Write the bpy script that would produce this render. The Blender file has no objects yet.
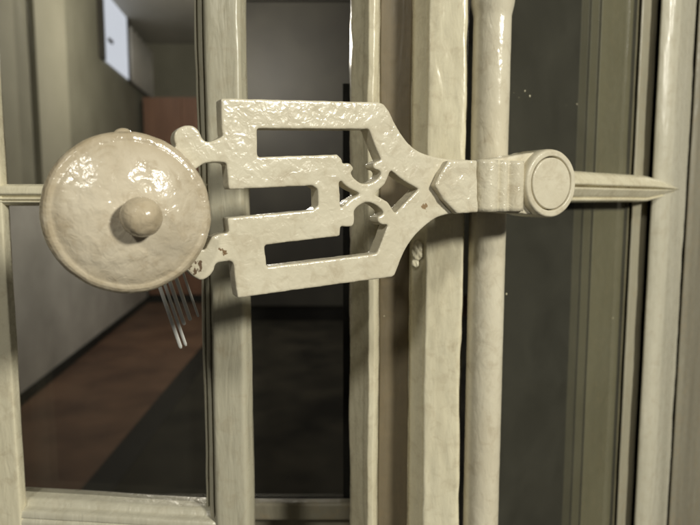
import bpy, bmesh, math, random
from mathutils import Vector, noise
R = math.radians
rng = random.Random(7)
SC = bpy.context.scene
COL = SC.collection

# ------------------------------------------------------------------ camera, world, lamps, exposure
F = 600.0; PITCH = R(6.0); CAM = Vector((0, 0, 1.25))
cd = bpy.data.cameras.new('camera'); cam = bpy.data.objects.new('camera', cd); COL.objects.link(cam)
cam.location = CAM; cam.rotation_euler = (R(90) - PITCH, 0, 0)
cd.sensor_width = 36.0; cd.lens = 36.0 * F / 700.0
cd.clip_start = 0.01; cd.clip_end = 60
cd.dof.use_dof = True; cd.dof.focus_distance = 0.165; cd.dof.aperture_fstop = 22
SC.camera = cam

w = bpy.data.worlds.new('World'); SC.world = w; w.use_nodes = True
w.node_tree.nodes['Background'].inputs['Color'].default_value = (1.0, 0.95, 0.86, 1)
w.node_tree.nodes['Background'].inputs['Strength'].default_value = 0.04
SC.view_settings.view_transform = 'Standard'; SC.view_settings.look = 'None'
SC.view_settings.exposure = 0.14; SC.view_settings.gamma = 1.0

TGT = Vector((0.0, 0.17, 1.25))
def area(name, az, el, dist, size, power, col, tgt=TGT):
    a, e = R(az), R(el)
    d = Vector((math.sin(a) * math.cos(e), -math.cos(a) * math.cos(e), math.sin(e)))
    L = bpy.data.lights.new(name, 'AREA'); L.shape = 'DISK'; L.size = size; L.energy = power; L.color = col
    o = bpy.data.objects.new(name, L); COL.objects.link(o)
    o.location = tgt + d * dist
    o.rotation_euler = d.to_track_quat('Z', 'Y').to_euler()
    return o
area('key_lamp', 47, 21, 1.6, 0.20, 21, (1.0, 0.965, 0.84))
area('ceiling_lamp', -14, 32, 2.0, 0.22, 10, (1.0, 0.97, 0.86))
L = bpy.data.lights.new('room_fill', 'POINT'); L.energy = 88; L.color = (1.0, 0.95, 0.85); L.shadow_soft_size = 0.12  # added light without a visible source, brightens the room beyond
o = bpy.data.objects.new('room_fill', L); COL.objects.link(o); o.location = (-1.0, 4.75, 2.5)

# ------------------------------------------------------------------ pixel geometry helpers
FW = Vector((0, math.cos(PITCH), -math.sin(PITCH))); UP = Vector((0, math.sin(PITCH), math.cos(PITCH)))
def ray(px, py): return FW + Vector(((px - 350) / F, 0, 0)) + UP * ((262.5 - py) / F)
class Plane:
    """vertical plane turned by yaw degrees; positive yaw: right side farther away"""
    def __init__(s, px, py, depth, yaw):
        r = ray(px, py); s.p = CAM + r * (depth / r.y)
        y = R(yaw)
        s.u = Vector((math.cos(y), math.sin(y), 0)); s.n = Vector((math.sin(y), -math.cos(y), 0)); s.v = Vector((0, 0, 1))
    def hit(s, px, py, off=0.0):
        r = ray(px, py); q = s.p + s.n * off
        return CAM + r * ((q - CAM).dot(s.n) / r.dot(s.n))
    def ab(s, px, py, off=0.0):
        d = s.hit(px, py, off) - s.p
        return (d.dot(s.u), d.z)
    def at(s, a, b, off=0.0): return s.p + s.u * a + s.v * b + s.n * off
def on_floor(px, py, z=0.0):
    r = ray(px, py); return CAM + r * ((z - CAM.z) / r.z)

# ------------------------------------------------------------------ object helpers
LOC = {}
def tag(o, label=None, cat=None, group=None, kind=None):
    if label: o['label'] = label
    if cat: o['category'] = cat
    if group: o['group'] = group
    if kind: o['kind'] = kind
    return o
def thing(name, label, cat, loc, group=None):
    o = bpy.data.objects.new(name, None); COL.objects.link(o); o.location = loc
    o.empty_display_size = 0.01
    LOC[o.name] = Vector(loc); return tag(o, label, cat, group)
def link_mesh(name, me, mat, parent=None, smooth=True):
    """mesh data in world coordinates"""
    base = LOC[parent.name] if parent else Vector((0, 0, 0))
    for v in me.vertices: v.co -= base
    me.name = name
    o = bpy.data.objects.new(name, me); COL.objects.link(o)
    me.materials.clear(); me.materials.append(mat)
    if parent: o.parent = parent
    LOC[o.name] = base
    if smooth:
        for p in me.polygons: p.use_smooth = True
    me.update(); return o
def mesh(name, vs, fs, mat, parent=None, smooth=True):
    me = bpy.data.meshes.new(name); me.from_pydata([tuple(v) for v in vs], [], fs)
    bm = bmesh.new(); bm.from_mesh(me); bmesh.ops.recalc_face_normals(bm, faces=bm.faces); bm.to_mesh(me); bm.free()
    return link_mesh(name, me, mat, parent, smooth)
def box(name, corners8, mat, parent=None):
    f = [(0,1,2,3),(4,7,6,5),(0,4,5,1),(1,5,6,2),(2,6,7,3),(3,7,4,0)]
    return mesh(name, corners8, f, mat, parent, False)
def boxv(x0, x1, y0, y1, z0, z1):
    return [Vector(c) for c in ((x0,y0,z0),(x1,y0,z0),(x1,y1,z0),(x0,y1,z0),(x0,y0,z1),(x1,y0,z1),(x1,y1,z1),(x0,y1,z1))]
def chaikin(p, n=2, q=0.12):
    for _ in range(n):
        o = []
        for i in range(len(p)):
            a, b = p[i], p[(i + 1) % len(p)]
            L = math.hypot(b[0]-a[0], b[1]-a[1]) or 1; c = min(q, .0007 / L)
            o.append((a[0]+(b[0]-a[0])*c, a[1]+(b[1]-a[1])*c)); o.append((b[0]+(a[0]-b[0])*c, b[1]+(a[1]-b[1])*c))
        p = o
    return p
def resample(p, d):
    o = []
    for i in range(len(p)):
        a, b = p[i], p[(i + 1) % len(p)]
        L = math.hypot(b[0]-a[0], b[1]-a[1]); k = max(1, int(round(L / d)))
        for j in range(k): o.append((a[0]+(b[0]-a[0])*j/k, a[1]+(b[1]-a[1])*j/k))
    return o
def nz(v, s, seed): return noise.noise(Vector((v[0]*s+seed, v[1]*s+seed*1.7, v[2]*s-seed)))
def sweep(name, prof, place, t0, t1, mat, parent, step=0.0025, wob=0.00025, seed=1.0, d=0.0009, shape=None, rnd=2, lump=0.00012):
    """closed 2-D profile swept along a line; place(a, b, t) gives the world point; the paint film wobbles a little"""
    p = resample(chaikin(prof, rnd), d); n = len(p); k = max(2, int(abs(t1 - t0) / step))
    vs, fs = [], []
    cx = sum(a for a, _ in p) / n; cy = sum(b for _, b in p) / n
    for i in range(k + 1):
        t = t0 + (t1 - t0) * i / k
        for a, b in p:
            if shape: a, b = shape(a, b, t)
            q = Vector((a * 1000, b * 1000, t * 1000))
            dd = wob * noise.noise(Vector((q[0]*.05+seed, q[1]*.05, q[2]*.03))) + lump * noise.noise(Vector((q[0]*.35+seed, q[1]*.35, q[2]*.12)))
            l = math.hypot(a - cx, b - cy) or 1
            vs.append(place(a + dd*(a-cx)/l, b + dd*(b-cy)/l, t))
    for i in range(k):
        for j in range(n):
            j2 = (j + 1) % n
            fs.append((i*n+j, i*n+j2, (i+1)*n+j2, (i+1)*n+j))
    fs.append(tuple(range(n))[::-1]); fs.append(tuple(k*n + j for j in range(n)))
    return mesh(name, vs, fs, mat, parent)
def lathe(name, prof, place, mat, parent, seg=72, amp=0.0, sc=300, seed=0.0):
    """profile (radius, height) turned round the axis; place(x, y, h) gives the world point"""
    vs, fs = [], []
    n = len(prof)
    for i, (r, h) in enumerate(prof):
        for j in range(seg):
            a = 2*math.pi*j/seg; x, y = r*math.cos(a), r*math.sin(a)
            e = amp * noise.noise(Vector((x*sc+seed, y*sc, h*sc))) + amp*.5*noise.noise(Vector((x*sc*2.3+seed, y*sc*2.3, h*sc*2.3)))
            rr = r + (e*.6 if r > 1e-5 else 0)
            vs.append(place(rr*math.cos(a), rr*math.sin(a), h + e))
    for i in range(n-1):
        for j in range(seg):
            j2 = (j+1) % seg; fs.append((i*seg+j, i*seg+j2, (i+1)*seg+j2, (i+1)*seg+j))
    fs.append(tuple(range(seg))); fs.append(tuple((n-1)*seg+j for j in range(seg)))
    return mesh(name, vs, fs, mat, parent)

# ------------------------------------------------------------------ materials
def mat(name):
    m = bpy.data.materials.new(name); m.use_nodes = True
    return m, m.node_tree, m.node_tree.nodes['Principled BSDF']
def N(t, kind, **kw):
    n = t.nodes.new(kind)
    for k, v in kw.items():
        if k.startswith('i_'): n.inputs[k[2:].replace('_', ' ')].default_value = v
        else: setattr(n, k, v)
    return n
def ramp(t, src, stops):
    r = N(t, 'ShaderNodeValToRGB'); e = r.color_ramp.elements
    while len(e) < len(stops): e.new(0.5)
    for k, (p, c) in zip(e, stops):
        k.position = p; k.color = (c if len(c) == 4 else (*c, 1)) if not isinstance(c, float) else (c, c, c, 1)
    t.links.new(src, r.inputs['Fac']); return r.outputs['Color']
def noise_node(t, vec, scale, detail=4, rough=0.55, dist=0.0):
    n = N(t, 'ShaderNodeTexNoise'); n.inputs['Scale'].default_value = scale; n.inputs['Detail'].default_value = detail
    n.inputs['Roughness'].default_value = rough; n.inputs['Distortion'].default_value = dist
    t.links.new(vec, n.inputs['Vector']); return n.outputs['Fac']
def paint(name, c1, c2, rough=0.3, bump=0.5, streak=1.0, lump=320, chips=(), ring=None, stain=(0.30, 0.22, 0.12), stain_amt=0.35, fine=1100):
    m, t, b = mat(name)
    tc = N(t, 'ShaderNodeTexCoord'); mp = N(t, 'ShaderNodeMapping'); mp.inputs['Scale'].default_value = (1, 1, streak)
    t.links.new(tc.outputs['Object'], mp.inputs['Vector']); v = mp.outputs['Vector']; ov = tc.outputs['Object']
    col = ramp(t, noise_node(t, v, 70, 5, 0.6), [(0.32, c2), (0.62, c1)])
    # yellowed grime in patches of its own
    g = ramp(t, noise_node(t, ov, 190, 6, 0.65, 0.6), [(0.50, 0.0), (0.74, 1.0)])
    mx = N(t, 'ShaderNodeMix', data_type='RGBA'); mth = N(t, 'ShaderNodeMath', operation='MULTIPLY'); mth.inputs[1].default_value = stain_amt
    t.links.new(g, mth.inputs[0]); t.links.new(mth.outputs[0], mx.inputs['Factor'])
    t.links.new(col, mx.inputs['A']); mx.inputs['B'].default_value = (*stain, 1); col = mx.outputs['Result']
    for (pos, rad, cc, thr) in chips:      # chipped places down to the old brown paint
        vm = N(t, 'ShaderNodeVectorMath', operation='DISTANCE'); t.links.new(ov, vm.inputs[0]); vm.inputs[1].default_value = pos
        fall = N(t, 'ShaderNodeMapRange'); fall.inputs['From Min'].default_value = rad; fall.inputs['From Max'].default_value = 0.0
        t.links.new(vm.outputs['Value'], fall.inputs['Value'])
        mu = N(t, 'ShaderNodeMath', operation='MULTIPLY'); t.links.new(fall.outputs[0], mu.inputs[0])
        t.links.new(noise_node(t, ov, 480, 3, 0.6), mu.inputs[1])
        k = ramp(t, mu.outputs[0], [(thr, 0.0), (thr + 0.04, 1.0)])
        mx = N(t, 'ShaderNodeMix', data_type='RGBA'); t.links.new(k, mx.inputs['Factor']); t.links.new(col, mx.inputs['A'])
        mx.inputs['B'].default_value = (*cc, 1); col = mx.outputs['Result']
    if ring:                               # band of handling grime round the rim
        pos, r0, r1, cc = ring
        vm = N(t, 'ShaderNodeVectorMath', operation='DISTANCE'); t.links.new(ov, vm.inputs[0]); vm.inputs[1].default_value = pos
        mr = N(t, 'ShaderNodeMapRange'); mr.inputs['From Min'].default_value = r0; mr.inputs['From Max'].default_value = r1
        t.links.new(vm.outputs['Value'], mr.inputs['Value'])
        mu = N(t, 'ShaderNodeMath', operation='MULTIPLY'); t.links.new(mr.outputs[0], mu.inputs[0])
        t.links.new(ramp(t, noise_node(t, ov, 150, 6, 0.7, 1.0), [(0.30, 0.12), (0.62, 0.85)]), mu.inputs[1])
        mx = N(t, 'ShaderNodeMix', data_type='RGBA'); t.links.new(mu.outputs[0], mx.inputs['Factor']); t.links.new(col, mx.inputs['A'])
        mx.inputs['B'].default_value = (*cc, 1); col = mx.outputs['Result']
    t.links.new(col, b.inputs['Base Color'])
    rr = ramp(t, noise_node(t, ov, 260, 3), [(0.3, rough * 0.8), (0.7, rough * 1.35)]); t.links.new(rr, b.inputs['Roughness'])
    b.inputs['Specular IOR Level'].default_value = 0.5
    b1 = N(t, 'ShaderNodeBump'); b1.inputs['Strength'].default_value = bump; b1.inputs['Distance'].default_value = 0.0010
    t.links.new(noise_node(t, v, lump, 2, 0.5, 0.8), b1.inputs['Height'])
    b2 = N(t, 'ShaderNodeBump'); b2.inputs['Strength'].default_value = bump * 0.5; b2.inputs['Distance'].default_value = 0.0004
    t.links.new(noise_node(t, v, fine, 2, 0.5), b2.inputs['Height']); t.links.new(b1.outputs[0], b2.inputs['Normal'])
    t.links.new(b2.outputs[0], b.inputs['Normal'])
    return m
def plain(name, c1, c2, scale=3, rough=0.6, bump=0.0, bscale=60, streak=(1, 1, 1)):
    m, t, b = mat(name)
    tc = N(t, 'ShaderNodeTexCoord'); mp = N(t, 'ShaderNodeMapping'); mp.inputs['Scale'].default_value = streak
    t.links.new(tc.outputs['Object'], mp.inputs['Vector']); v = mp.outputs['Vector']
    t.links.new(ramp(t, noise_node(t, v, scale, 5, 0.6), [(0.35, c1), (0.65, c2)]), b.inputs['Base Color'])
    b.inputs['Roughness'].default_value = rough
    if bump:
        bb = N(t, 'ShaderNodeBump'); bb.inputs['Strength'].default_value = bump; bb.inputs['Distance'].default_value = 0.002
        t.links.new(noise_node(t, v, bscale, 4), bb.inputs['Height']); t.links.new(bb.outputs[0], b.inputs['Normal'])
    return m
def glass(name, tint, dust, dcol, ior=1.22):
    m = bpy.data.materials.new(name); m.use_nodes = True; t = m.node_tree
    for n in list(t.nodes):
        if n.type == 'BSDF_PRINCIPLED': t.nodes.remove(n)
    out = [n for n in t.nodes if n.type == 'OUTPUT_MATERIAL'][0]
    tr = N(t, 'ShaderNodeBsdfTransparent'); tr.inputs['Color'].default_value = (*tint, 1)
    gl = N(t, 'ShaderNodeBsdfGlossy'); gl.inputs['Roughness'].default_value = 0.03
    fr = N(t, 'ShaderNodeFresnel'); fr.inputs['IOR'].default_value = ior
    di = N(t, 'ShaderNodeBsdfDiffuse'); di.inputs['Color'].default_value = (*dcol, 1)
    tc = N(t, 'ShaderNodeTexCoord')
    dn = ramp(t, noise_node(t, tc.outputs['Object'], 28, 5, 0.6, 0.5), [(0.25, dust * 0.75), (0.8, dust * 1.25)])
    m1 = N(t, 'ShaderNodeMixShader'); t.links.new(dn, m1.inputs[0]); t.links.new(tr.outputs[0], m1.inputs[1]); t.links.new(di.outputs[0], m1.inputs[2])
    m2 = N(t, 'ShaderNodeMixShader'); t.links.new(fr.outputs[0], m2.inputs[0]); t.links.new(m1.outputs[0], m2.inputs[1]); t.links.new(gl.outputs[0], m2.inputs[2])
    t.links.new(m2.outputs[0], out.inputs['Surface'])
    return m

# planes of the place
D = 0.198
LEV = Plane(550, 183, D, 27)            # the swung handle
SASH = Plane(250, 262.5, 0.192, -6)     # left casement, ajar towards the viewer
POST = Plane(444, 262.5, 0.2130, 0)     # fixed post
RSH = Plane(500, 262.5, 0.222, 42)      # right casement, swung away
OUT = Plane(300, 262.5, 0.262, 0)       # outer fixed window

HBASE = LEV.hit(487, 400)
def rel(p): return tuple(p - HBASE)
CREAM1, CREAM2 = (0.70, 0.65, 0.51), (0.62, 0.565, 0.43)
M_iron = paint('cream_enamel_on_iron', CREAM1, CREAM2, 0.19, 0.20, 1.0, 430,
               chips=[(rel(LEV.hit(427, 207, .001)), 0.0050, (0.30, 0.21, 0.12), 0.37), (rel(LEV.hit(196, 266, .001)), 0.009, (0.16, 0.11, 0.07), 0.42),
                      (rel(LEV.hit(222, 252, .001)), 0.006, (0.20, 0.13, 0.07), 0.40)])
M_disc = paint('cream_enamel_on_disc', (0.67, 0.60, 0.47), (0.54, 0.47, 0.35), 0.17, 0.30, 1.0, 400, stain_amt=0.5, ring=(rel(LEV.hit(130.5, 213.5, .0035)), .0135, .0185, (0.40, 0.32, 0.20)))
M_rod = paint('cream_enamel_on_rod', CREAM1, CREAM2, 0.16, 0.26, 0.5, 330)
M_hub = paint('lumpy_cream_enamel', CREAM1, CREAM2, 0.18, 0.32, 1.0, 400)
M_knob = paint('rubbed_tan_enamel', (0.54, 0.46, 0.33), (0.40, 0.325, 0.215), 0.18, 0.4, 1.0, 330, stain_amt=0.4)
M_boss = paint('smooth_cream_enamel', CREAM1, CREAM2, 0.25, 0.18, 1.0, 330)
M_wood = paint('cream_gloss_on_wood', (0.73, 0.68, 0.51), (0.64, 0.585, 0.425), 0.25, 0.32, 0.3, 260, stain_amt=0.35)
M_sash = paint('grey_cream_shade_on_sash', (0.52, 0.49, 0.375), (0.43, 0.405, 0.305), 0.3, 0.35, 0.2, 260, stain_amt=0.3)  # cream darkened so the sash stile carries its shade as colour
M_outer = paint('rail_shade_and_stile_grey', (0.26, 0.24, 0.18), (0.21, 0.19, 0.14), 0.5, 0.3, 0.2, 200)  # darker grey holds the outer rail's shade; the hinge stile shares it
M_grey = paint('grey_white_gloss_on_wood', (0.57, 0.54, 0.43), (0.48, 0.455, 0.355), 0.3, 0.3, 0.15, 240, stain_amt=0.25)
M_recess_shade = paint('tan_recess_shade', (0.19, 0.155, 0.10), (0.15, 0.122, 0.08), 0.42, 0.25, 0.2, 200, stain_amt=0.2)  # shade of the post's recess put into a dark tan
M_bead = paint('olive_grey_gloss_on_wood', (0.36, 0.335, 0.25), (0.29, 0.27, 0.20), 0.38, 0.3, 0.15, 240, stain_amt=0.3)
M_glass = glass('window_glass', (0.945, 0.94, 0.925), 0.013, (0.5, 0.48, 0.4))
M_glass0 = glass('outer_glass', (0.94, 0.935, 0.92), 0.008, (0.5, 0.48, 0.4), 1.07)
M_glass2 = glass('dusty_glass', (0.90, 0.91, 0.86), 0.095, (0.5, 0.485, 0.38))
Z0, Z1 = 1.25 - 0.24, 1.25 + 0.17       # how far the window members run beyond the picture

# ------------------------------------------------------------------ room beyond the window
A = on_floor(60, 370); B = on_floor(152, 297); dirw = (B - A).normalized()
wn = Vector((dirw.y, -dirw.x, 0))       # wall normal, towards the room
WS, WE = A - dirw * 2.6, A + dirw * 4.6
def on_wall(px, py, off=0.0):
    r = ray(px, py); q = A + wn * off
    return CAM + r * ((q - CAM).dot(wn) / r.dot(wn))
ENDY = on_floor(152, 297).y + 0.15
M_floor = plain('brown_floor', (0.075, 0.042, 0.030), (0.15, 0.088, 0.058), 2.2, 0.45, 0.2, 30)
M_wall = plain('olive_grey_plaster', (0.135, 0.13, 0.095), (0.19, 0.185, 0.14), 1.6, 0.8)
M_dado = plain('pale_grey_dado', (0.44, 0.43, 0.40), (0.66, 0.645, 0.61), 1.4, 0.6)
M_rug = plain('dark_carpet', (0.012, 0.0115, 0.010), (0.034, 0.031, 0.024), 2.5, 0.95, 0.5, 120)
M_brown = plain('dark_brown_wood', (0.17, 0.080, 0.048), (0.24, 0.118, 0.072), 3, 0.5, 0, 60, (6, 6, 0.6))
M_dark = plain('dark_grey_laminate', (0.022, 0.020, 0.017), (0.042, 0.039, 0.031), 1.5, 0.6)
M_black = plain('black_plinth', (0.006, 0.006, 0.006), (0.01, 0.01, 0.01), 3, 0.6)
for _m in (M_rug, M_black, M_floor): _m.node_tree.nodes['Principled BSDF'].inputs['Specular IOR Level'].default_value = 0.08
tag(mesh('floor', boxv(-4, 4, 0.6, 11, -0.1, 0), [(0,1,2,3),(4,7,6,5),(0,4,5,1),(1,5,6,2),(2,6,7,3),(3,7,4,0)], M_floor, None, False), kind='structure')
def slab(name, p, q, th, z0, z1, m, parent=None, front=0.0):
    """upright slab whose room face lies on p-q (pushed out by front), th thick away from the room"""
    d = (q - p).normalized(); n = Vector((d.y, -d.x, 0))
    c = [p + n*front, q + n*front, q - n*th, p - n*th]
    return box(name, [Vector((v.x, v.y, z0)) for v in c] + [Vector((v.x, v.y, z1)) for v in c], m, parent)
tag(slab('wall', WS, WE, 0.2, 0, 3.2, M_wall), kind='structure')
tag(slab('dado', WS + dirw * 0.9, WE, 0, 0.004, 1.22, M_dado, None, 0.03), kind='structure')
tag(box('end_wall', boxv(-4, 4, ENDY, ENDY + .2, 0.002, 3.2), M_wall), kind='structure')
tag(box('ceiling', boxv(-4, 4, 0.9, 11, 3.21, 3.3), plain('ceiling_paint', (.3,.29,.25), (.34,.33,.29))), kind='structure')
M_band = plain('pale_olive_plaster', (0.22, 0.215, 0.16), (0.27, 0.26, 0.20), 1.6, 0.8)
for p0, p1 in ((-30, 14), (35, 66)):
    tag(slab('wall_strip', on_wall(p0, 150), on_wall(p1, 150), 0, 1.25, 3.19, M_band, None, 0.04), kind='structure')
# rug: its left edge is the diagonal in the picture
e0, e1 = on_floor(85, 490), on_floor(205, 345); ed = (e1 - e0).normalized(); e0 -= ed * 0.9; e1 += ed * 1.2
rg = [e0, Vector((2.6, e0.y, 0)), Vector((2.6, e1.y, 0)), e1]
rug = box('rug', [Vector((v.x, v.y, 0.002)) for v in rg] + [Vector((v.x, v.y, 0.02)) for v in rg], M_rug)
mesh('border', [Vector((v.x, v.y, z)) for z in (.0202, .0235) for v in (e0, e0 + Vector((.14, 0, 0)), e1 + Vector((.14, 0, 0)), e1)], [(0,1,2,3),(4,7,6,5),(0,4,5,1),(1,5,6,2),(2,6,7,3),(3,7,4,0)], M_black, rug, False)
tag(rug, 'dark carpet lying on the brown floor beyond the glass', 'rug')
tag(slab('skirting', WS + dirw * 0.9, WE, 0, 0.006, 0.07, M_black, None, 0.045), kind='structure')
# far window in the left wall
def wallbox(name, px0, px1, pyb, pyt, o0, o1, m, parent=None):
    a, b = on_wall(px0, 100, 0), on_wall(px1, 100, 0)
    z0, z1 = on_wall(px0, pyb).z, on_wall(px0, pyt).z
    c = [a + wn*o1, b + wn*o1, b + wn*o0, a + wn*o0]
    return box(name, [Vector((v.x, v.y, z0)) for v in c] + [Vector((v.x, v.y, z1)) for v in c], m, parent)
m_sky, t, b = mat('daylit_pane'); b.inputs['Base Color'].default_value = (0.02, 0.02, 0.02, 1)
b.inputs['Emission Color'].default_value = (0.80, 0.86, 1.0, 1); b.inputs['Emission Strength'].default_value = 0.85
fw = thing('far_window', 'bright narrow window in the far wall seen through the upper left pane', 'window', on_wall(115, 70))
wallbox('pane', 104, 128, 61, -60, 0.012, 0.016, m_sky, fw)
wallbox('frame', 100.5, 104, 59, -60, 0.005, 0.035, M_dark, fw)
wallbox('frame', 128, 131, 77, -60, 0.005, 0.03, M_dark, fw)
lt = wallbox('latch', 107, 110.5, 43, 40, 0.03, 0.05, M_dark, fw)
# curtain beside it
ca, cb = on_wall(131.5, 80, 0.06), on_wall(154.5, 80, 0.06); zb = on_wall(131.5, 81, 0.06).z
vs, fs = [], []
for i in range(41):
    q = ca.lerp(cb, i / 40); o = 0.022 * math.sin(i * 0.95)
    for k, sgn in enumerate((1, -1)):
        vs += [Vector((q.x, q.y, zb)) + wn * (o + .003*sgn), Vector((q.x, q.y, 3.1)) + wn * (o + .003*sgn)]
for i in range(40):
    j = i*4; fs += [(j, j+4, j+5, j+1), (j+2, j+3, j+7, j+6), (j, j+2, j+6, j+4), (j+1, j+5, j+7, j+3)]
fs += [(0, 1, 3, 2), (160, 162, 163, 161)]
tag(mesh('curtain', vs, fs, plain('pale_curtain', (.40,.39,.36), (.47,.46,.43), 4, .9)), 'pale grey curtain hanging beside the bright far window', 'curtain')
# brown wardrobe at the end wall, dark tall cupboard nearer
def cabinet(name, label, px0, px1, pyt, y, depth, m, plinth, doors=2):
    k = 1 / (math.cos(PITCH))
    def X(px): r = ray(px, 199); return r.x / r.y * y
    x0, x1 = X(px0), X(px1); r = ray(px0, pyt); zt = min(3.15, CAM.z + r.z / r.y * y)
    t = thing(name, label, 'cupboard', ((x0+x1)/2, y + depth/2, 0.021))
    ph = plinth
    box('plinth', boxv(x0+.01, x1-.01, y+.02, y+depth, 0.021, ph), M_black, t)
    box('body', boxv(x0, x1, y+.022, y+depth, ph, zt), m, t)
    wd = (x1 - x0) / doors
    for i in range(doors):
        dd = box('door', boxv(x0 + i*wd + .004, x0 + (i+1)*wd - .004, y, y+.02, ph+.01, zt-.01), m, t)
        hx = x0 + (i+1)*wd - .06 if i % 2 == 0 else x0 + i*wd + .06
        box('handle', boxv(hx-.008, hx+.008, y-.025, y-.001, 1.0, 1.16), M_black, dd)
cabinet('wardrobe', 'dark brown wooden wardrobe against the far end wall', 146, 222, 97, ENDY - 0.62, 0.6, M_brown, 0.1)
cabinet('tall_cupboard', 'tall dark grey cupboard with black plinth behind the middle pane', 226, 420, -200, 6.0, 0.6, M_dark, 0.17, 1)

# ------------------------------------------------------------------ fixed frame: post with mouldings, outer rail and pane
def flat(pl):      # (px at the picture's middle row, offset) -> plan coordinates
    def f(px, off):
        p = pl.hit(px, 262.5, off); return (p.x, p.y)
    return f
vert = lambda a, b, t: Vector((a, b, t))
post_base = POST.hit(410, 262.5); post_base.z = Z0
fr = thing('window_frame', 'fixed cream window post with stepped mouldings between the two casements', 'window frame', post_base)
f = flat(POST)
prof = [f(349.5, -.045), f(349.5, -.017), f(351, -.0105), f(363.5, -.0085), f(365, -.0078)]
prof = [f(350.5, -.040), f(350.5, -.016), f(363, -.0095), f(364.5, -.0075), f(368, -.0050), f(374, -.0050), f(377.5, -.0075), f(378.5, -.0125),
        f(410, -.0125), f(411, -.0065), f(424, -.0018), f(426.5, 0), f(461, 0), f(463, -.001), f(463.5, -.030)]
sweep('post', prof, vert, Z0, Z1, M_wood, fr, wob=.0008, seed=3, lump=.00040, step=.0018)
# tan strip at the bottom of the recess, its shade painted as colour
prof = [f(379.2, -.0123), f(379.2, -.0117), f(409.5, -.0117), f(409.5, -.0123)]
sweep('recess_shade_strip', prof, vert, Z0, Z1, M_recess_shade, fr, wob=.0003, seed=9, rnd=1)
for (px, py, rr, m) in ((418, 250, .0030, M_wood), (415, 262, .0017, M_wood), (384, 316, .0005, M_wood), (388, 337, .0004, M_wood)):
    c = POST.hit(px, py, -.012 if px in (384, 388) else -.003 if px > 400 else -.0055)
    lathe('paint_lump', [(rr*math.sin(a), rr*math.cos(a)*.55) for a in [R(3+174*i/14) for i in range(15)]],
          lambda x, y, h, c=c: c + Vector((x*.8, -h, y*1.3)), m, fr, 24, rr*.25, 700, px)
# outer sash: bottom rail, lower ledge, pane
zt, zbm, zl = OUT.hit(300, 497).z, OUT.hit(300, 513).z, OUT.hit(300, 560).z
xl, xr = -0.40, POST.hit(352, 262.5, -.016).x
hor = lambda a, b, t: Vector((t, b, a))
oy = OUT.p.y
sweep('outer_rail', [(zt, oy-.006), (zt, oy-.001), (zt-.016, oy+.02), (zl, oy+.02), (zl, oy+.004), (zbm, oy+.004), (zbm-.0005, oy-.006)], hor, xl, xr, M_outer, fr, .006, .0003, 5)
box('pane', boxv(xl, xr, oy+.006, oy+.009, zt-.003, Z1), M_glass0, fr)
sweep('outer_jamb', [(xr-.0005, oy+.012), (xr-.0040, oy+.012), (xr-.0040, oy+.06), (xr-.0005, oy+.06)], vert, Z0, OUT.hit(350, 78).z, M_black, fr, .01, 0, 2, rnd=1)

# ------------------------------------------------------------------ left casement
def along(pl):     # horizontal member: profile (z, offset), run along the plane
    return lambda a, b, t: Vector((pl.p.x, pl.p.y, 0)) + pl.u * t + pl.n * b + Vector((0, 0, a))
sb = SASH.hit(228, 262.5); sb.z = Z0
ls = thing('casement_sash', 'left casement standing ajar behind the disc, glazed above and below its bar', 'window sash', sb)
f = flat(SASH)
prof = [f(201, -.022), f(201, -.006), f(203.0, -.0058), f(203.3, -.0070), f(204.1, -.0070), f(204.8, -.0035), f(208.2, -.0028), f(208.6, -.0042), f(209.5, -.0042), f(210.2, -.0006), f(212, 0), f(241, 0), f(244.5, -.0015), f(250, -.006), f(250.5, -.022)]
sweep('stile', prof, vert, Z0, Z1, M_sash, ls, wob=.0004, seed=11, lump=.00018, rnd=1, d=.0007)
zr0 = SASH.hit(206, 515.5).z; ux = lambda px: SASH.ab(px, 262.5)[0]
prof = [f(-60, -.022), f(-60, 0), f(5, 0), f(8, -.0015), f(11.8, -.004), f(12, -.022)]
sweep('stile', prof, vert, zr0 - .05, Z1, M_wood, ls, wob=.0004, seed=14, lump=.00018)
zb = zr0 - .05
sweep('bottom_rail', [(zr0, -.0130), (zr0, -.005), (zr0-.0008, -.004), (zr0-.0022, -.0036), (zr0-.0028, -.0008), (zr0-.005, -.0004), (zr0-.0056, -.0012), (zr0-.0062, -.0003), (zb, -.0003), (zb, -.0130)],
      along(SASH), ux(-55), ux(209.5), M_grey, ls, .003, .0004, 21, rnd=1)
za, zm1, zm2, zc = [SASH.hit(25, y).z for y in (184, 195.5, 200.5, 206.5)]
sweep('glazing_bar', [(za, -.014), (za, -.002), (za-.0008, .0006), (zm1+.0006, .0012), (zm1, .0002), (zm1-.0006, -.0008), (zm1-.001, .0004), (zm2+.0004, .0004), (zm2, -.0006), (zm2-.0004, .0002), (zc+.0012, -.0004), (zc+.0004, -.002), (zc, -.014)],
      along(SASH), ux(-40), ux(206), M_wood, ls, .003, .0002, 25, rnd=1, d=.0005, lump=.00008)
def panebox(pl, px0, px1, z0, z1, off, th=.0025):
    a0, a1 = pl.ab(px0, 262.5)[0], pl.ab(px1, 262.5)[0]
    q = lambda a, o, z: Vector((pl.p.x, pl.p.y, 0)) + pl.u*a + pl.n*o + Vector((0, 0, z))
    return [q(a0, off, z0), q(a1, off, z0), q(a1, off-th, z0), q(a0, off-th, z0), q(a0, off, z1), q(a1, off, z1), q(a1, off-th, z1), q(a0, off-th, z1)]
box('pane', panebox(SASH, -25, 206, za-.002, Z1, -.0092), M_glass, ls)
box('pane', panebox(SASH, -25, 206, zr0-.003, zc+.002, -.0092), M_glass, ls)

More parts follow.
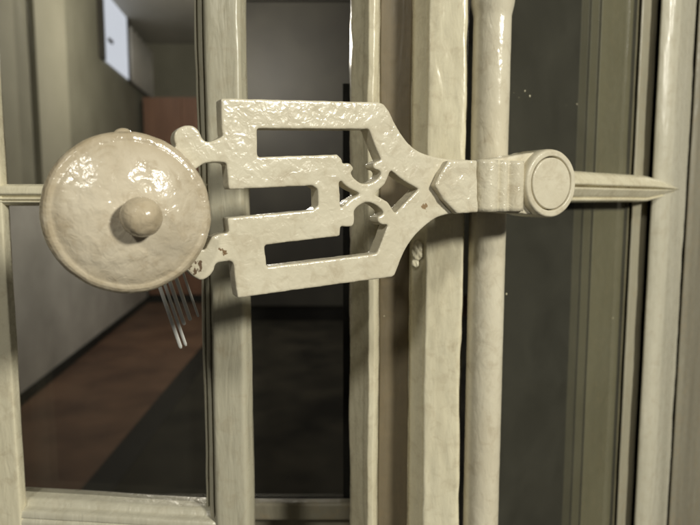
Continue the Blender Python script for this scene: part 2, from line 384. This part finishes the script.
# ------------------------------------------------------------------ right casement
rb = RSH.hit(560, 262.5); rb.z = Z0
rs = thing('casement_sash', 'right casement swung away with dusty dark glass and pointed glazing bar', 'window sash', rb)
f = flat(RSH)
prof = [f(478, .0), f(478, -.014), f(503, -.014), f(503, -.002), f(500, 0)]
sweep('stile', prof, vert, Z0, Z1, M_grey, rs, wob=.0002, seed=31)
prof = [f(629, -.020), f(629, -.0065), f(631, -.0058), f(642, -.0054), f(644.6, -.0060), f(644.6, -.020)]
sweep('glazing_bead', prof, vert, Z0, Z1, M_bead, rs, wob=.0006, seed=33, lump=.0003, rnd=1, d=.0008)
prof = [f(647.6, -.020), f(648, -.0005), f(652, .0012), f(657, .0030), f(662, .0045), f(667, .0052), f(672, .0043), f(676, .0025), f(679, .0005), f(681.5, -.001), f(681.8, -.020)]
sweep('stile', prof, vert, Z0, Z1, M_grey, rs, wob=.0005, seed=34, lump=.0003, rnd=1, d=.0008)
prof = [f(683.2, -.020), f(684, -.0012), f(690, .0008), f(697, .0002), f(702, -.004), f(708, -.006), f(760, -.006), f(760, -.020)]
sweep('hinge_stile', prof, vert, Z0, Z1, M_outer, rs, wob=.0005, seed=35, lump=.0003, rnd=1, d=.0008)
prof = [f(629, -.024), f(629, -.0201), f(760, -.0201), f(760, -.024)]
sweep('rebate', prof, vert, Z0, Z1, M_black, rs, wob=0, seed=36, rnd=1, lump=0)
ux = lambda px: RSH.ab(px, 262.5)[0]
z1_, z2_, z3_, z4_ = [RSH.hit(585, y, .004).z for y in (171, 186.2, 198.5, 203)]
zc_ = (z1_ + z4_) / 2; tA, tB = ux(639), ux(660)
def tip(a, b, t):
    if t <= tA: return a, b
    k = max(0.0, 1 - (t - tA) / (tB - tA)) ** 0.55
    return zc_ + (a - zc_) * k, (b if b < 0 else b * (0.4 + 0.6*k) + 0.0056 * (1-k))
sweep('glazing_bar', [(z1_, -.008), (z1_, .0005), (z1_-.0012, .0028), (z2_+.0018, .0058), (z2_+.0006, .0058), (z2_+.0002, .0030), (z2_-.0003, .0030), (z2_-.0007, .0054), (z3_+.001, .0030), (z3_+.0002, .0014), (z3_-.0004, .0026), (z4_+.0005, .0016), (z4_, -.008)],
      along(RSH), ux(506), tB, M_wood, rs, .002, .0002, 37, rnd=1, d=.0005, shape=tip, lump=.00008)
up = box('pane', panebox(RSH, 497, 662, z1_-.001, Z1, -.0080), M_glass2, rs)
lo = box('pane', panebox(RSH, 497, 662, Z0, z4_+.001, -.0080), M_glass2, rs)
for (px, py, r0, pn) in ((525, 91, .0003, up), (530, 96, .0004, up), (577, 104, .0003, up), (506.5, 294, .0004, lo), (613, 318, .0003, lo)):
    c = RSH.hit(px, py, -.0079)
    lathe('paint_speck', [(r0*math.sin(a), r0*.4*math.cos(a)) for a in [R(4+172*i/8) for i in range(9)]],
          lambda x, y, h, c=c: c + RSH.u*x + RSH.n*h + Vector((0, 0, y*1.2)), M_wood, pn, 14, r0*.3, 900, px)

# outside the right casement: painted reveal post and dark closed shutter
OB = Plane(500, 262.5, 0.222 + .0175, 42)
f = flat(OB)
M_jamb_shade = paint('shaded_cream_olive', (0.16, 0.144, 0.088), (0.13, 0.117, 0.07), 0.5, 0.2, 0.2, 120, stain_amt=0.15)  # cream turned olive: the jamb's shade is in the colour
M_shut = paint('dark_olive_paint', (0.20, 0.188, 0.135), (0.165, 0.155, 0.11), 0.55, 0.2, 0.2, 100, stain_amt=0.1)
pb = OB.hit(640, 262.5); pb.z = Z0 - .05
t = thing('window_jamb', 'cream jamb with shade in its olive colour, showing as a lighter strip behind the right pane', 'window jamb', pb)
sweep('board', [f(591, -.006), f(591, .0003), f(740, .0003), f(740, -.006)], vert, Z0-.05, Z1+.05, M_jamb_shade, t, .006, .0002, 41)
sweep('bead', [f(624, .0002), f(625, .0022), f(627, .0022), f(628, .0002)], vert, Z0-.05, Z1+.05, M_jamb_shade, t, .006, .0003, 43)
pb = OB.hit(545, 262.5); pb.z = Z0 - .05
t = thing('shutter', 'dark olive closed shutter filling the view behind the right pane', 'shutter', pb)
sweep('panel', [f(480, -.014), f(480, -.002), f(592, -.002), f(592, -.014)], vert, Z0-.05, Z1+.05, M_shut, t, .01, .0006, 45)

# ------------------------------------------------------------------ handle
hd = thing('window_handle', 'ornate cream painted iron espagnolette handle with round disc, fretted lever and upright rod', 'window handle', HBASE)
# rod
rc = POST.hit(486.5, 262.5, -.0030); RX, RY = rc.x, rc.y; RR = .00655
vs = []
prof = []
ztop = POST.hit(487, 8, -.003).z
k = 260
for i in range(k + 1):
    z = Z0 + (Z1 - Z0) * i / k
    r = RR + (0.0009 * min(1, max(0, (z - ztop + .003) / .004)))
    prof.append((r, z))
rod = lathe('rod', prof, lambda x, y, h: Vector((RX + x, RY + y, h)), M_rod, hd, 48, .00010, 130, 2.0)
# lever: outline traced in its own plane, real thickness
def cr(pts, n=5):      # smooth an open run of points
    o = []
    for i in range(len(pts) - 1):
        p0, p1, p2, p3 = pts[max(i-1, 0)], pts[i], pts[i+1], pts[min(i+2, len(pts)-1)]
        for j in range(n):
            t = j / n
            o.append(tuple(0.5*((2*p1[c]) + (-p0[c]+p2[c])*t + (2*p0[c]-5*p1[c]+4*p2[c]-p3[c])*t*t + (-p0[c]+3*p1[c]-3*p2[c]+p3[c])*t**3) for c in (0, 1)))
    o.append(pts[-1]); return o
outer = [(221, 98), (378, 102)] + cr([(384, 104), (389, 111), (396, 125), (404, 138), (416, 149.5), (430, 155.5), (448, 159)]) + [(470, 160), (470, 213)] + \
    cr([(452, 213.5), (438, 217), (424, 227), (413, 238), (404, 253), (395, 275)]) + [(392, 277), (238, 298), (236.5, 290), (233.5, 263)] + \
    cr([(230, 261), (222, 262), (216, 264), (213.5, 271), (208, 277.5), (201, 280), (194, 277)]) + [(165, 250), (165, 240)] + [(205, 250)] + \
    cr([(212, 237), (219, 234), (229, 233)]) + [(227.5, 218), (313, 210), (318.5, 206), (318, 189), (313, 185.5), (229, 189.5), (226.5, 163)] + \
    cr([(220, 162), (209, 162.5), (203, 164)]) + [(165, 190), (150, 165)] + \
    cr([(170, 150), (176, 146), (174, 138), (177, 130), (185, 125.5), (193, 126), (199, 131), (203, 139), (209, 141.5), (217, 139), (223, 136)]) + [(222, 128)]
hole1 = [(257, 128.5), (368.5, 129)] + cr([(369.5, 130), (375, 145), (381.5, 160)]) + cr([(377, 161.3), (373.2, 164.5), (374.5, 168.5), (379.5, 170.5), (381, 174), (377, 179.5), (369, 183.3), (361, 182.8), (354, 178), (351.3, 172.5), (353.5, 168.5), (349.5, 163.5), (342.8, 163.5), (342, 159.5), (337.5, 154.5)]) + [(258, 157)]
hole2 = [(264.5, 245), (340, 236), (341, 226)] + cr([(346, 227), (352.5, 226), (354.5, 220), (354.5, 211), (360.5, 204.8), (368, 202.3), (376, 205), (382.5, 210.5), (383, 214.2), (378.2, 217.3), (378.4, 221.8), (383, 224.8), (388.5, 224)]) + cr([(384, 236), (377.5, 252.5)]) + [(376, 254), (267, 267)]
tri = cr([(339.5, 179), (348, 187.3), (361, 193.8)]) + cr([(350, 200), (340.5, 209)])
dia = cr([(391, 170), (404, 180.5), (419, 189)]) + cr([(407, 201), (395.5, 213)]) + cr([(388, 202), (375, 194.3)]) + cr([(385, 184), (391, 170)])[:-1]
TH = .0052
def fretted(name, loops, off, th, m, parent, voxel, amp, seed, bev=.0007, sm=2, carve=None):
    cu = bpy.data.curves.new('outline', 'CURVE'); cu.dimensions = '2D'; cu.fill_mode = 'BOTH'
    for lp in loops:
        sp = cu.splines.new('POLY'); sp.points.add(len(lp) - 1); sp.use_cyclic_u = True
        for p, (a, b) in zip(sp.points, lp): p.co = (a, b, 0, 1)
    cu.extrude = th / 2
    tmp = bpy.data.objects.new('outline', cu); COL.objects.link(tmp)
    dg = bpy.context.evaluated_depsgraph_get(); me = bpy.data.meshes.new_from_object(tmp.evaluated_get(dg))
    bpy.data.objects.remove(tmp)
    bm = bmesh.new(); bm.from_mesh(me); bmesh.ops.remove_doubles(bm, verts=bm.verts, dist=1e-6); bmesh.ops.recalc_face_normals(bm, faces=bm.faces); bm.to_mesh(me); bm.free()
    tmp = bpy.data.objects.new('solid', me); COL.objects.link(tmp)
    md = tmp.modifiers.new('r', 'REMESH'); md.mode = 'VOXEL'; md.voxel_size = voxel
    s2 = tmp.modifiers.new('s', 'SMOOTH'); s2.factor = 0.5; s2.iterations = sm
    dg = bpy.context.evaluated_depsgraph_get(); me = bpy.data.meshes.new_from_object(tmp.evaluated_get(dg))
    bpy.data.objects.remove(tmp)
    co = [(v.co.copy(), v.normal.copy()) for v in me.vertices]
    for v, (c, n) in zip(me.vertices, co):
        e = amp * noise.noise(c * 230 + Vector((seed, 0, 0))) + amp * .6 * noise.noise(c * 520 + Vector((0, seed, 0)))
        c = c + n * e
        v.co = LEV.at(c.x, c.y, off - th/2 + c.z)
    return link_mesh(name, me, m, parent)
loops = [[LEV.ab(*p) for p in lp] for lp in (outer, hole1, hole2, tri, dia)]
lever = fretted('lever', loops, 0, TH, M_iron, hd, .00030, .00009, 3.0, sm=5)
# hub plate with a pointed end, lying on the root of the lever
plate = [(435, 186), (441, 173), (448.5, 160.5), (477.5, 160), (478.5, 212.5), (457.5, 213.5), (444, 200)]
OP = .0024
fretted('hub_plate', [[LEV.ab(x, y, OP) for x, y in plate]], OP, .0085, M_hub, hd, .00036, .00016, 8.0, sm=7)
# ribbed barrel round the rod
zt_, zb_ = LEV.hit(500, 160, .0025).z, LEV.hit(500, 211.5, .0025).z
a0, a1 = LEV.ab(480.5, 185, .002)[0], LEV.ab(527, 185, .002)[0]; W = a1 - a0
def bar(a, b, t): return LEV.p * 1 + LEV.u * a + LEV.n * b + Vector((0, 0, t - LEV.p.z))
fp = [(a0, -.024)]
for i in range(41):
    s = i / 40
    fp.append((a0 + W * s, (.0002 + .0030 * math.sin(math.pi * s / .42)**0.6) if s < .42 else (.0004 + .0016 * math.sin(math.pi * (s - .42) / .22)**0.7) if s < .64 else (.0004 + .0022 * abs(math.sin(math.pi * (s - .64) / .36))**0.7)))
fp.append((a1, -.024))
sweep('barrel', fp, bar, zb_, zt_, M_hub, hd, .0012, .0002, 51, rnd=1, d=.0005, lump=.0001)
# body behind, rising to the round boss
ring = []
bc = LEV.ab(550.5, 183.5, .002); BR = LEV.ab(550.5, 148.8, .002)[1] - bc[1]
body = [LEV.ab(479, 161, -.001), LEV.ab(479, 211, -.001)] + [(bc[0] + BR*.985*math.cos(a), bc[1] + BR*.985*math.sin(a)) for a in [R(-112 + 224*i/30) for i in range(31)]]
fretted('boss_body', [body], -.0004, .0125, M_boss, hd, .0004, .00015, 12.0, sm=3)
P = lambda x, y, h: LEV.at(bc[0] + x, bc[1] + y, h)
rp = BR * .765
lathe('boss_ring', [(rp+.0002, -.006), (rp+.0002, .0020), (rp+.0003, .0024), (rp+.0005, .0026), (rp+.0007, .0026), (rp+.0012, .0026), (BR-.0013, .0026), (BR-.0008, .0026), (BR-.0006, .00255), (BR-.0003, .0023), (BR-.0001, .0017), (BR, .0010), (BR, -.009)], P, M_boss, hd, 96, .00008, 260, 4.0)
lathe('pivot_pin', [(rp*.985, -.005), (rp*.985, .0020), (rp*.975, .0024), (rp*.96, .0026), (rp*.93, .0026), (rp*.6, .0026), (rp*.3, .0027), (.0001, .0027)], P, M_boss, hd, 96, .00007, 220, 6.0)
# round disc at the end of the lever with its knob
OD = .0035
dc = LEV.ab(130.5, 213.5, OD); DR = (LEV.ab(130.5, 132, OD)[1] - LEV.ab(130.5, 295, OD)[1]) / 2
Q = lambda x, y, h: LEV.at(dc[0] + x, dc[1] + y, OD + h)
pr = [(.0001, -.006), (.80, -.006), (.93, -.0052), (.985, -.0035), (1.0, -.0015), (.992, .0), (.965, .0009), (.93, .0014), (.90, .0015), (.875, .0015), (.86, .0016),
      (.82, .0020), (.74, .0027), (.65, .0034), (.55, .0040), (.45, .0044), (.36, .0046), (.30, .0046), (.2, .0045), (.1, .0045), (.00005, .0045)]
def dens(pr, n=4):
    o = []
    for i in range(len(pr)-1):
        for j in range(n): o.append((pr[i][0]+(pr[i+1][0]-pr[i][0])*j/n, pr[i][1]+(pr[i+1][1]-pr[i][1])*j/n))
    return o + [pr[-1]]
pr = dens([(max(r, .002) * DR, h) for r, h in pr])
disc = lathe('disc', pr, Q, M_disc, hd, 144, .00020, 210, 5.0)
kc = LEV.ab(141.5, 217, OD + .0080); KR = .0044
K = lambda x, y, h: LEV.at(kc[0] + x, kc[1] + y, OD + .0080 + h)
lathe('knob', [(KR*math.sin(a)*(1 if a < 1.9 else .96), KR*math.cos(a)*.92) for a in [R(2 + 150*i/26) for i in range(27)]], K, M_knob, disc, 64, .00015, 330, 7.0)
# collar end behind the top of the disc
tb = LEV.ab(124, 139, -.001)
lathe('back_boss', [(.0026*math.sin(a), .0026*math.cos(a)*.8) for a in [R(3+174*i/16) for i in range(17)]], lambda x, y, h: LEV.at(tb[0]+x, tb[1]+y, -.002+h), M_disc, hd, 32, .0001, 300, 8.0)

# ------------------------------------------------------------------ pronged metal catch hanging behind the disc
PR = Plane(180, 310, 0.178, 0)
M_steel, t, b = mat('dull_steel'); b.inputs['Base Color'].default_value = (0.82, 0.82, 0.78, 1); b.inputs['Metallic'].default_value = 0.25; b.inputs['Roughness'].default_value = 0.2
cb_ = PR.hit(172, 262)
ct = thing('metal_catch', 'small steel catch with five thin prongs hanging below the round disc', 'catch', cb_)
def rodlet(name, p, q, r, m, parent, seg=14, flatk=.5):
    d = (q - p).normalized(); s = d.cross(Vector((0, 1, 0))).normalized(); n = s.cross(d)
    ks = [0, .03, .3, .6, .97, 1]
    vs, fs = [], []
    for i, k in enumerate(ks):
        rr = r * (.55 if k in (0, 1) else 1)
        for j in range(seg):
            a = 2*math.pi*j/seg; vs.append(p.lerp(q, k) + s*rr*math.cos(a) + n*rr*flatk*math.sin(a))
    for i in range(len(ks)-1):
        for j in range(seg): fs.append((i*seg+j, i*seg+(j+1)%seg, (i+1)*seg+(j+1)%seg, (i+1)*seg+j))
    fs += [tuple(range(seg)), tuple((len(ks)-1)*seg+j for j in range(seg))]
    return mesh(name, vs, fs, m, parent)
for (p, q, r) in (((156, 276), (181, 348.5), .0006), ((161.5, 275), (186, 346), .0005), ((167, 273), (184.5, 325), .0006), ((173.5, 270), (190.5, 320.5), .0006), ((181.5, 268), (198.5, 317), .0004)):
    rodlet('prong', PR.hit(*p), PR.hit(*q), r, M_steel, ct)
rodlet('crosspiece', PR.hit(150, 277), PR.hit(184, 264), .0016, M_steel, ct)
rodlet('arm', PR.hit(166, 271), SASH.hit(209, 236, .0005), .0015, M_steel, ct)
